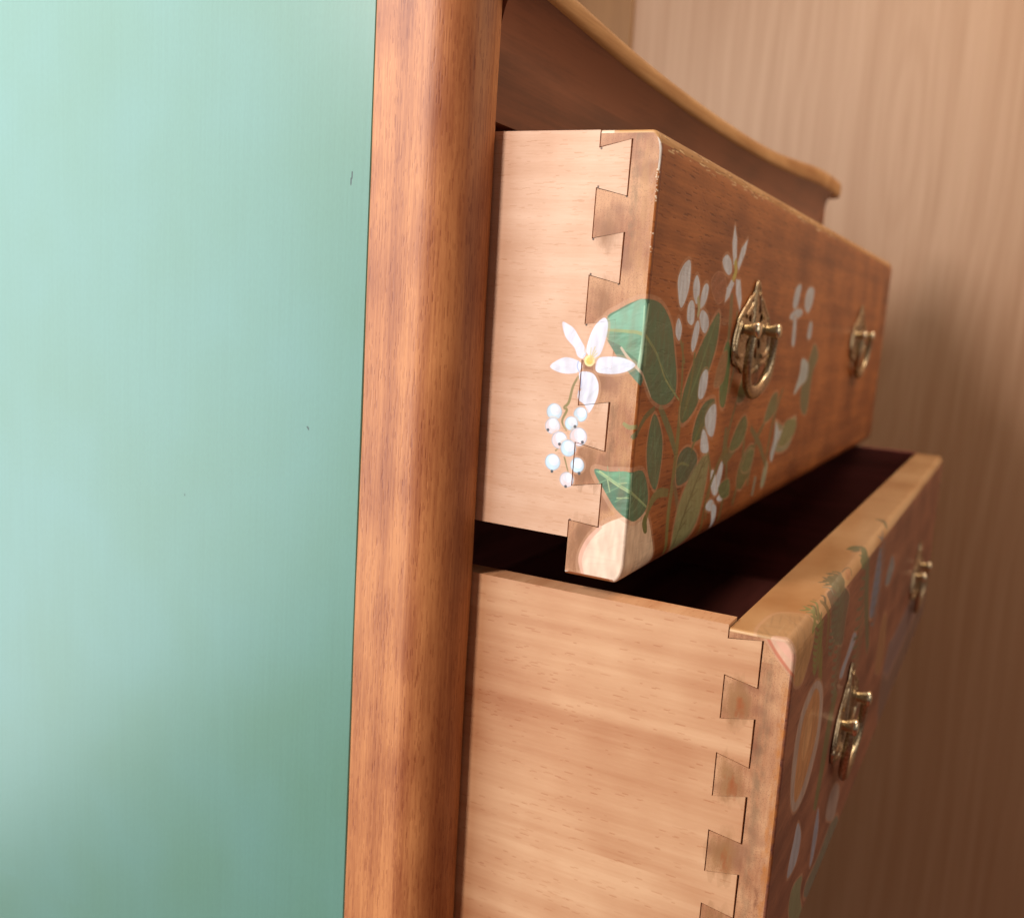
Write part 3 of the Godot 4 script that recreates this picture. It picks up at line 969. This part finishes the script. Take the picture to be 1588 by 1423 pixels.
	shape(im, [261, 115.3, 274.7, 114.6, 273.4, 106.9, 264.6, 101.4, 253.4, 104.3, 252.9, 110.8], "bdc9d5", 2.5)
	shape(im, [217.8, 97.9, 232.2, 102.3, 247.7, 102.3, 247, 99.5, 229.1, 96.4], "bdc9d5", 2.5)
	shape(im, [229.1, 96.4, 235.4, 96.5, 238.1, 83.8, 230.8, 83.8], "b9c6d4", 2.5)
	shape(im, [272.7, 95.9, 280.7, 95.1, 280.4, 87.3, 270.3, 87.7], "b4c0cc", 2.5)
	shape(im, [295.2, 83.8, 310.9, 75.7, 298.6, 65.7, 294.6, 42.5, 274.9, 46.6, 271.2, 61.5, 284.7, 75.9], "6c7154", 2)
	shape(im, [263.3, 75.2, 282, 72, 282.4, 63.1, 267.5, 59.7, 251.5, 55.5, 261.2, 66.7], "b5c4c8", 2.5)
	shape(im, [212.1, 43, 234.5, 38.7, 263.3, 42.4, 263.5, 33.6, 250.3, 25, 220.6, 25.9, 220.5, 34.2], "8d9478", 2.5)
	shape(im, [214.1, 42.8, 225.3, 36.6, 238.9, 38.3, 238.1, 31.8, 221.2, 32.8], "bac9d2", 2.5)
	shape(im, [112.7, 31.6, 116.1, 27.9, 111, 17.4, 105.4, 18.2, 106, 24.7], "d6e2f2", 2)
	shape(im, [98.3, 29.3, 104.8, 27, 108.6, 17.8, 103, 18.5, 98.2, 24.5], "d6e2f2", 2)
	shape(im, [122.1, 17.3, 125.9, 14.9, 117.8, 12.9, 111.1, 15.2], "d6e2f2", 2)
	shape(im, [94.6, 14.3, 101.3, 16, 107.9, 13.5, 105.1, 10.6, 97.3, 11.8], "d6e2f2", 2)
	shape(im, [104.3, 12.9, 111.8, 11.2, 111.7, 5.1, 108.1, 2.4], "d6e2f2", 2)
	shape(im, [214.6, 41.9, 224.1, 34.6, 219.2, 27, 213.6, 20.9, 208.7, 25.4, 213.4, 32.8], "bac9d2", 2)
	shape(im, [241.7, 41.4, 265.3, 39.8, 265.9, 32.6, 242.8, 27.5, 226.9, 29, 232, 36.6], "84895e", 2)
	shape(im, [158.9, 33.9, 171.3, 32.7, 168.8, 22, 153.4, 14.1, 143, 17.8, 145.9, 26.9], "666a42", 2)
	shape(im, [199.1, 22.4, 205.8, 19.8, 202.1, 10.4, 194.3, 10.1], "a0a890", 2)
	stroke(im, [114.8, 46.7, 116.4, 32.3, 135.6, 36], 5, "6f6b48")
	stroke(im, [159.4, 43.4, 184.4, 31.5, 200.4, 19.7], 4, "6f6b48")
	stroke(im, [180.9, 16.8, 177.7, 7.2], 5, "8d9a8c")
	stroke(im, [118, 4, 124, 22, 118, 40, 128, 58], 3, "6c6a44")
	stroke(im, [90, 2, 96, 20, 112, 34, 124, 36], 3, "74693f")
	stroke(im, [140, 8, 150, 28, 146, 50], 3.5, "6f6b46")
	stroke(im, [165, 14, 172, 34, 188, 44], 4, "706a48")
	stroke(im, [200, 22, 206, 42, 222, 60], 4, "746c4a")
	stroke(im, [112, 62, 118, 78, 112, 98], 3, "7a7050")
	shape(im, [124, 36, 134, 46, 146, 50, 152, 44, 142, 36], "5d7048", 2)
	shape(im, [128, 58, 134, 70, 146, 76, 148, 66, 140, 58], "6a7450", 2)
	shape(im, [186, 44, 196, 56, 210, 58, 208, 48], "6e7450", 2)
	shape(im, [112, 20, 120, 14, 132, 14, 128, 22], "5f7048", 1)
	shape(im, [150, 24, 160, 32, 172, 30, 164, 22], "66724a", 2)
	shape(im, [88, 66, 94, 78, 104, 80, 102, 68], "a07a58", 1)
	shape(im, [172, 60, 180, 76, 194, 84, 192, 68], "8f7a58", 2)
	stroke(im, [-22.9, 70.7, -24.8, 66.7, -25.9, 61.1, -27.5, 59, -26.4, 58.2, -27.9, 54.1, -25.8, 51], 1, "7d7340")
	stroke(im, [-29.6, 43.3, -27.6, 45.5], 0.8, "7d7340")
	stroke(im, [-26, 41.8, -23.9, 36.2], 0.8, "7d7340")
	shape(im, [-30.9, 88.5, -28.3, 87.9, -26.1, 86.6, -24.1, 84, -21.5, 80.5, -20.8, 78.6, -22.1, 76.7, -24.1, 77.4, -25.5, 80.1, -29.2, 83.6], "d8dcea", 1.6)
	shape(im, [-15.6, 91.1, -14, 90.1, -13.7, 87.1, -14.3, 83.1, -15.7, 78.6, -18, 76.6, -20.8, 79.1, -20.4, 83.3, -18.6, 88.1], "d8dcea", 1.6)
	shape(im, [-34.3, 72.8, -31.9, 75.1, -28.3, 76.6, -24, 75.9, -21.9, 74.3, -23, 71.9, -27.3, 70.9, -31.5, 71.3], "d8dcea", 1.6)
	shape(im, [-16.9, 75.3, -15.6, 77.6, -11.1, 78.3, -6.6, 78.1, -2.6, 76.4, -4.8, 74.1, -9.6, 72.5, -16.1, 72.5], "d8dcea", 1.6)
	shape(im, [-22.9, 71.6, -18.1, 72.1, -15.6, 69.3, -15.1, 65.6, -16.1, 61.7, -18.2, 58, -19.9, 60.8, -22.4, 62.4, -22.8, 64.5, -21.6, 66.3], "d8dcea", 1.6)
	stroke(im, [-23.5, 75.8, -23.8, 73.7, -22.7, 71.7], 0.5, "a9b4d4")
	stroke(im, [-21, 78.6, -22.1, 77.1], 0.5, "b4bedb")
	stroke(im, [-22.4, 71.4, -21.8, 67.3, -22.7, 64.8], 0.5, "a9b4d4")
	disc(im, -19.4, 76.1, 2, "efe2a0", 0)
	disc(im, -19.4, 76.1, 1.2, "e2c95f", 0)
	stroke(im, [-19.3, 76.4, -19.2, 80.7], 0.35, "d9c277")
	stroke(im, [-19.3, 76.4, -17.7, 81.2], 0.35, "d9c277")
	stroke(im, [-19.3, 76.4, -16.7, 79], 0.35, "d9c277")
	stroke(im, [-19.3, 76.4, -15.6, 77.9], 0.35, "d9c277")
	stroke(im, [-19.3, 76.4, -17.3, 79.9], 0.35, "d9c277")
	disc(im, -31.2, 57.1, 3.00308, "9fb6c9", 1.2)
	disc(im, -31.2, 57.1, 2.75308, "c3dceb", 0)
	disc(im, -30.8, 57.9, 1.98203, "dbe2ec", 0)
	disc(im, -30.6, 58.2, 0.900924, "edf0f6", 0)
	disc(im, -31.4, 52, 2.90621, "9fb6c9", 1.2)
	disc(im, -31.4, 52, 2.65621, "e9d3d8", 0)
	disc(im, -31.1, 52.8, 1.9181, "dbe2ec", 0)
	disc(im, -30.9, 53.1, 0.871862, "edf0f6", 0)
	disc(im, -21.1, 57.3, 2.61559, "9fb6c9", 1.2)
	disc(im, -21.1, 57.3, 2.36559, "c3dceb", 0)
	disc(im, -20.8, 58, 1.72629, "dbe2ec", 0)
	disc(im, -20.6, 58.4, 0.784676, "edf0f6", 0)
	disc(im, -24.3, 53.7, 2.51871, "9fb6c9", 1.2)
	disc(im, -24.3, 53.7, 2.26871, "c3dceb", 0)
	disc(im, -23.9, 54.4, 1.66235, "dbe2ec", 0)
	disc(im, -23.7, 54.7, 0.755614, "edf0f6", 0)
	disc(im, -28.3, 47.3, 3.09995, "9fb6c9", 1.2)
	disc(im, -28.3, 47.3, 2.84995, "e9d3d8", 0)
	disc(im, -28, 48, 2.04597, "dbe2ec", 0)
	disc(im, -27.8, 48.4, 0.929986, "edf0f6", 0)
	disc(im, -21.2, 49.4, 3.2937, "9fb6c9", 1.2)
	disc(im, -21.2, 49.4, 3.0437, "e9d3d8", 0)
	disc(im, -20.8, 50.1, 2.17384, "dbe2ec", 0)
	disc(im, -20.6, 50.5, 0.98811, "edf0f6", 0)
	disc(im, -24.7, 44.9, 3.00308, "9fb6c9", 1.2)
	disc(im, -24.7, 44.9, 2.75308, "c3dceb", 0)
	disc(im, -24.3, 45.6, 1.98203, "dbe2ec", 0)
	disc(im, -24.2, 45.9, 0.900924, "edf0f6", 0)
	disc(im, -30.3, 39.2, 3.00308, "9fb6c9", 1.2)
	disc(im, -30.3, 39.2, 2.75308, "c3dceb", 0)
	disc(im, -29.9, 40, 1.98203, "dbe2ec", 0)
	disc(im, -29.7, 40.3, 0.900924, "edf0f6", 0)
	disc(im, -20.7, 39.4, 2.71246, "9fb6c9", 1.2)
	disc(im, -20.7, 39.4, 2.46246, "c3dceb", 0)
	disc(im, -20.3, 40.1, 1.79022, "dbe2ec", 0)
	disc(im, -20.1, 40.4, 0.813738, "edf0f6", 0)
	disc(im, -24.3, 33.7, 2.71246, "9fb6c9", 1.2)
	disc(im, -24.3, 33.7, 2.46246, "e9d3d8", 0)
	disc(im, -24, 34.5, 1.79022, "dbe2ec", 0)
	disc(im, -23.8, 34.8, 0.813738, "edf0f6", 0)
	disc(im, -33.1, 50.4, 0.55, "39434c", 0)
	disc(im, -22.8, 52.8, 0.55, "39434c", 0)
	disc(im, -28.2, 45.9, 0.55, "39434c", 0)
	disc(im, -19.5, 47.7, 0.55, "39434c", 0)
	disc(im, -30.3, 35.8, 0.55, "39434c", 0)
	disc(im, -19.7, 36.6, 0.55, "39434c", 0)
	disc(im, -24.5, 31.2, 0.55, "39434c", 0)
	return im

func lower_print() -> Print:
	var im := Print.new(1344, 600, -56.0, 14.0, 3.3)
	rng.seed = 32
	smear(im, -7.6, -14.0, -150.0, 3.0, "80664a", 0.17, 420)
	smear(im, -1.6, -22.0, -150.0, 2.6, "b8702a", 0.26, 380)
	smear(im, -3.8, -95.0, -150.0, 1.6, "5e3220", 0.30, 130)
	for q in [[-27, -37], [-55, -65], [-83, -93], [-110, -121]]:
		smear(im, -16.5, q[0], q[1], 6.5, "93673f", 0.22, 70)
		smear(im, -16.0, q[0] - 4.0, q[1], 2.6, "9c5226", 0.34, 22)
	shape(im, [68.2, -7.7, 93.2, -11.4, 110.5, -18.4, 107.8, -27.9, 105.5, -38, 78.7, -28.1, 66.5, -17.5], "6a5f52", 2)
	shape(im, [203.7, -15.7, 216.3, -24.6, 220.5, -39.9, 207.5, -51.3, 192.5, -46.2, 194, -30.2], "6a7c98", 3)
	shape(im, [268.9, -31.5, 287.6, -41.7, 268.2, -47.7, 249.8, -42.3], "76848e", 2)
	stroke(im, [43.7, -10.8, 48.1, -22.1, 54.4, -36.8], 5, "7c7648")
	stroke(im, [55.1, -7.5, 62.2, -18.8, 63.2, -28.7], 4, "7a6a44")
	shape(im, [258.1, -65.3, 284.3, -73.5, 286.4, -102.5, 252.3, -93], "9a7050", 2)
	shape(im, [320.2, -96, 344.7, -108.5, 334.7, -123.8, 298.1, -112.5], "75646a", 2)
	shape(im, [139.4, -42.3, 150.5, -47.6, 128.4, -52.9, 118.1, -56.7, 109.2, -52.7, 124.9, -47.9], "9ca3b4", 2)
	stroke(im, [158.8, -12.6, 173.3, -35.4, 204.5, -68.8], 10, "5c6650")
	shape(im, [52.4, -37.5, 68, -47.5, 71.6, -67, 54.6, -80.8, 33.4, -81.4, 21.1, -71, 16.8, -55.1, 21.1, -42, 35.3, -36.2], "b5a198", 2)
	shape(im, [49.9, -39.8, 61.4, -47.7, 63.5, -63.2, 47.7, -74.9, 33.7, -77.6, 27.4, -71.6, 25.5, -58.5, 28.4, -45.3, 40.3, -40.7], "c48c5e", 0)
	shape(im, [46.4, -46.4, 49.6, -57.3, 40.3, -64.3, 34, -58.9, 35.6, -49.3], "d6a273", 0)
	stroke(im, [52.7, -25.3, 59.1, -39.3], 4, "7f7b46")
	stroke(im, [104.7, -57.8, 96.2, -69.3, 89.7, -87.1, 82, -102.3], 14, "6d704e")
	shape(im, [43.7, -90.4, 54.7, -101.3, 50.1, -109.4, 36.1, -108.6, 32.5, -104.4, 38, -95.7], "a7aab8", 2)
	shape(im, [92.5, -106.1, 99.4, -117.9, 95.2, -129.1, 87.2, -129.5, 87.1, -114.8], "9298ae", 2)
	shape(im, [161.7, -140.6, 166.3, -151.8, 136.3, -157, 89.4, -144.6, 80.6, -135.6, 110.2, -136.5, 137, -134.3], "6f7468", 3)
	shape(im, [142.8, -115.9, 157.2, -125.8, 147.7, -135.3, 120.4, -123, 124, -113.6], "a5918c", 2)
	shape(im, [68.8, -124.5, 69.8, -133.3, 82.9, -150.9, 49.6, -132.5, 46.5, -119.4], "7d8468", 2)
	shape(im, [305.2, -112.4, 332.6, -127.2, 333, -142.7, 310.5, -147.6, 294.8, -125], "6e5a56", 3)
	shape(im, [-10.6, -6, -7, -12, -2, -17.5, 4, -24, 18, -27, 30, -19, 33, -8, 28, 2, 12, 4, 0, 3, -8, 0], "b98f64", 2)
	shape(im, [-10.6, -6, -7, -12, -2, -17.5, 0.8, -20, 2, -12, 1.5, -3, -4, -2], "d8ac90", 0)
	stroke(im, [-10.6, -6.5, -7, -12, -2, -17.5, 3, -22], 1.1, "bf7458")
	stroke(im, [-8, -5.5, -4, -10.5, 1, -15], 2.4, "dca78f")
	fern(im, Vector2(78, -36), Vector2(88, -3), 12, 15.0, "66705c")
	fern(im, Vector2(98, -62), Vector2(92, -18), 12, 11.0, "70755f")
	fern(im, Vector2(43, -33), Vector2(40, -5), 11, 9.0, "7a8450")
	fern(im, Vector2(160, -70), Vector2(156, -4), 14, 18.0, "5b6a54")
	fern(im, Vector2(215, -60), Vector2(212, -10), 10, 20.0, "68747e")
	stroke(im, [40.3, -4.7, 39.9, -7.9, 34.3, -11.5, 28.4, -12.9], 2.2, "7d8a4e")
	stroke(im, [45.1, -4.3, 46, -7, 40.6, -10.2], 1.4, "5a6238")
	stroke(im, [51.8, -4.1, 51.3, -6.4, 45.8, -9.1], 1.6, "78824a")
	stroke(im, [55, -4.3, 54.7, -5.9], 1, "6a7444")
	stroke(im, [62.6, -6, 63, -7.8, 57.7, -10], 1.8, "57553c")
	stroke(im, [87, -2.3, 87.4, -5.4, 88.6, -9.5, 88, -11.5], 3, "6a7052")
	stroke(im, [98.8, -2, 101.5, -4.5, 94.8, -8.5, 90, -11.2], 3, "70755c")
	stroke(im, [82.8, -4.1, 82.5, -7.2, 84.5, -10.6], 2.6, "757a60")
	stroke(im, [76, -4.1, 77.5, -7.1, 74.4, -10], 1.4, "8a8e80")
	stroke(im, [104.7, -2.9, 105.5, -5.3, 97.6, -9], 2, "747a62")
	stroke(im, [106.6, -6.6, 116.5, -7, 119.9, -9, 115.2, -11.4], 1, "77684a")
	stroke(im, [153.6, -2.8, 163.1, -4.6, 162.4, -8, 153.5, -11.1, 142.6, -12.1], 6, "55724e")
	stroke(im, [245.6, -1.8, 243, -5.7, 232.9, -10.1], 4, "6b6b4a")
	shape(im, [94.6, -2.7, 99.7, -5.8, 100.9, -9.9, 93.5, -12.5, 80.6, -10.8, 81.4, -6.5], "6f7458", 0)
	shape(im, [112.6, -7.6, 118.2, -9.5, 109.9, -11.7, 103.4, -10], "c98f66", 0)
	return im

func _ready() -> void:
	# ---- camera, air and light
	var cam := Camera3D.new()
	cam.name = "camera"
	add_child(cam)
	cam.basis = Basis(Vector3(0.46256, 0.05823, 0.88467), Vector3(0.10157, 0.98779, -0.11812), Vector3(-0.88075, 0.14449, 0.45100))
	cam.position = Vector3(-0.31668, 0.08980, 0.11627)
	cam.near = 0.01
	cam.far = 20.0
	var lens := CameraAttributesPhysical.new()
	lens.frustum_focal_length = 25.8969
	lens.frustum_focus_distance = 0.345
	lens.exposure_aperture = 8.0
	lens.frustum_near = 0.01
	lens.frustum_far = 20.0
	cam.attributes = lens
	cam.current = true
	var env := Environment.new()
	env.background_mode = Environment.BG_COLOR
	env.background_color = Color(0.40, 0.365, 0.335)
	env.tonemap_mode = Environment.TONE_MAPPER_LINEAR
	env.tonemap_exposure = 1.0
	env.sdfgi_enabled = true
	env.ssao_enabled = true
	env.ssil_enabled = true
	var around := WorldEnvironment.new()
	around.name = "environment"
	around.environment = env
	add_child(around)
	lamp("window_light", Vector3(-1.6, 0.20, -1.58), Vector3(-1.9, 0.20, -0.63), Vector2(2.4, 1.96), Color(0.91, 0.97, 1.0), 10.1)
	lamp("standing_lamp_light", Vector3(-0.80, 0.62, -0.46), Vector3(0, 0.08, -0.1), Vector2(0.12, 0.45), Color(1.0, 0.93, 0.88), 1.2)
	lamp("ceiling_light", Vector3(0.50, 1.05, 0.50), Vector3(0.45, 0, 0.2), Vector2(0.5, 0.5), Color(1.0, 0.90, 0.77), 0.80)
	lamp("front_fill_light", Vector3(0.35, 0.75, 2.2), Vector3(0.3, 0.1, 0.0), Vector2(1.6, 1.2), Color(1.0, 0.93, 0.84), 0.9)  # added fill from the front to brighten the drawer fronts, no real lamp
	make_materials()
	# ---- the setting
	var wl := Shape.new()
	wl.quad(Vector3(0.9, -0.95, -0.9), Vector3(0.9, -0.95, 0.7), Vector3(0.9, 1.25, 0.7), Vector3(0.9, 1.25, -0.9), Vector3(1, 0, 0), Vector2(0, 1.1), Vector2(1, 1.1), Vector2(1, 0), Vector2(0, 0))
	structure("wall", wl, mats.wall)
	var ws := Shape.new()
	ws.box(Vector3(0.896, -0.95, -0.9), Vector3(0.8995, 1.25, -0.372), 0.002)  # thin strip of darker brown over the rear end of the wall
	structure("wall_strip", ws, mats.wall_dark)
	var fl := Shape.new()
	fl.box(Vector3(-3.5, -0.85, -1.8), Vector3(0.9, -0.8005, 3.0), 0.001)
	structure("floor", fl, mats.floor)
	# ---- the chest and its drawers
	chest()
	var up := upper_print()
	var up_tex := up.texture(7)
	var upper := drawer("drawer", "upper drawer with white blossoms and currants painted over its dovetailed corner", 0.06, 0.0166, 0.0, 0.1531, 0.0133, 0.1531, 0.36,
		[[0.1473, 0.1500, 0.1318, 0.1344], [0.1174, 0.1198, 0.1029, 0.1053], [0.0885, 0.0908, 0.0740, 0.0763, 0.00004], [0.0602, 0.0625, 0.0457, 0.0475], [0.0318, 0.0341, 0.0189, 0.0196]],
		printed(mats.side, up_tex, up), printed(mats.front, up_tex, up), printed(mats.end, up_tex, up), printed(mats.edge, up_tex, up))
	var low := lower_print()
	var low_tex := low.texture(8)
	var lower := drawer("drawer", "lower drawer, pulled out further, with leaf tips folded over its open top edge", 0.06 + 0.0609, 0.0080, -0.1510, -0.0079, -0.1500, -0.0068, 0.36,
		[[-0.0116, -0.0101, -0.0262, -0.0240], [-0.0396, -0.0371, -0.0541, -0.0516], [-0.0674, -0.0645, -0.0812, -0.0796], [-0.0950, -0.0927, -0.1085, -0.1068], [-0.1225, -0.1203, -0.1360, -0.1335]],
		printed(mats.side_banded, low_tex, low), printed(mats.front_low, low_tex, low), printed(mats.end, low_tex, low), printed(mats.worn, low_tex, low))
	for x in [0.142, WIDE - 0.142]:
		pull(upper, Vector3(x, 0.090, 0.06))
		pull(lower, Vector3(x, -0.079, 0.06 + 0.0609))

func lamp(called: String, at: Vector3, target: Vector3, size: Vector2, col: Color, energy: float) -> void:
	var l := AreaLight3D.new()
	l.name = called
	add_child(l)
	l.look_at_from_position(at, target, Vector3.UP if absf((target - at).normalized().y) < 0.95 else Vector3.RIGHT)
	l.area_size = size
	l.light_color = col
	l.light_energy = energy
	l.area_normalize_energy = true
	l.shadow_enabled = true
	l.area_range = 8.0
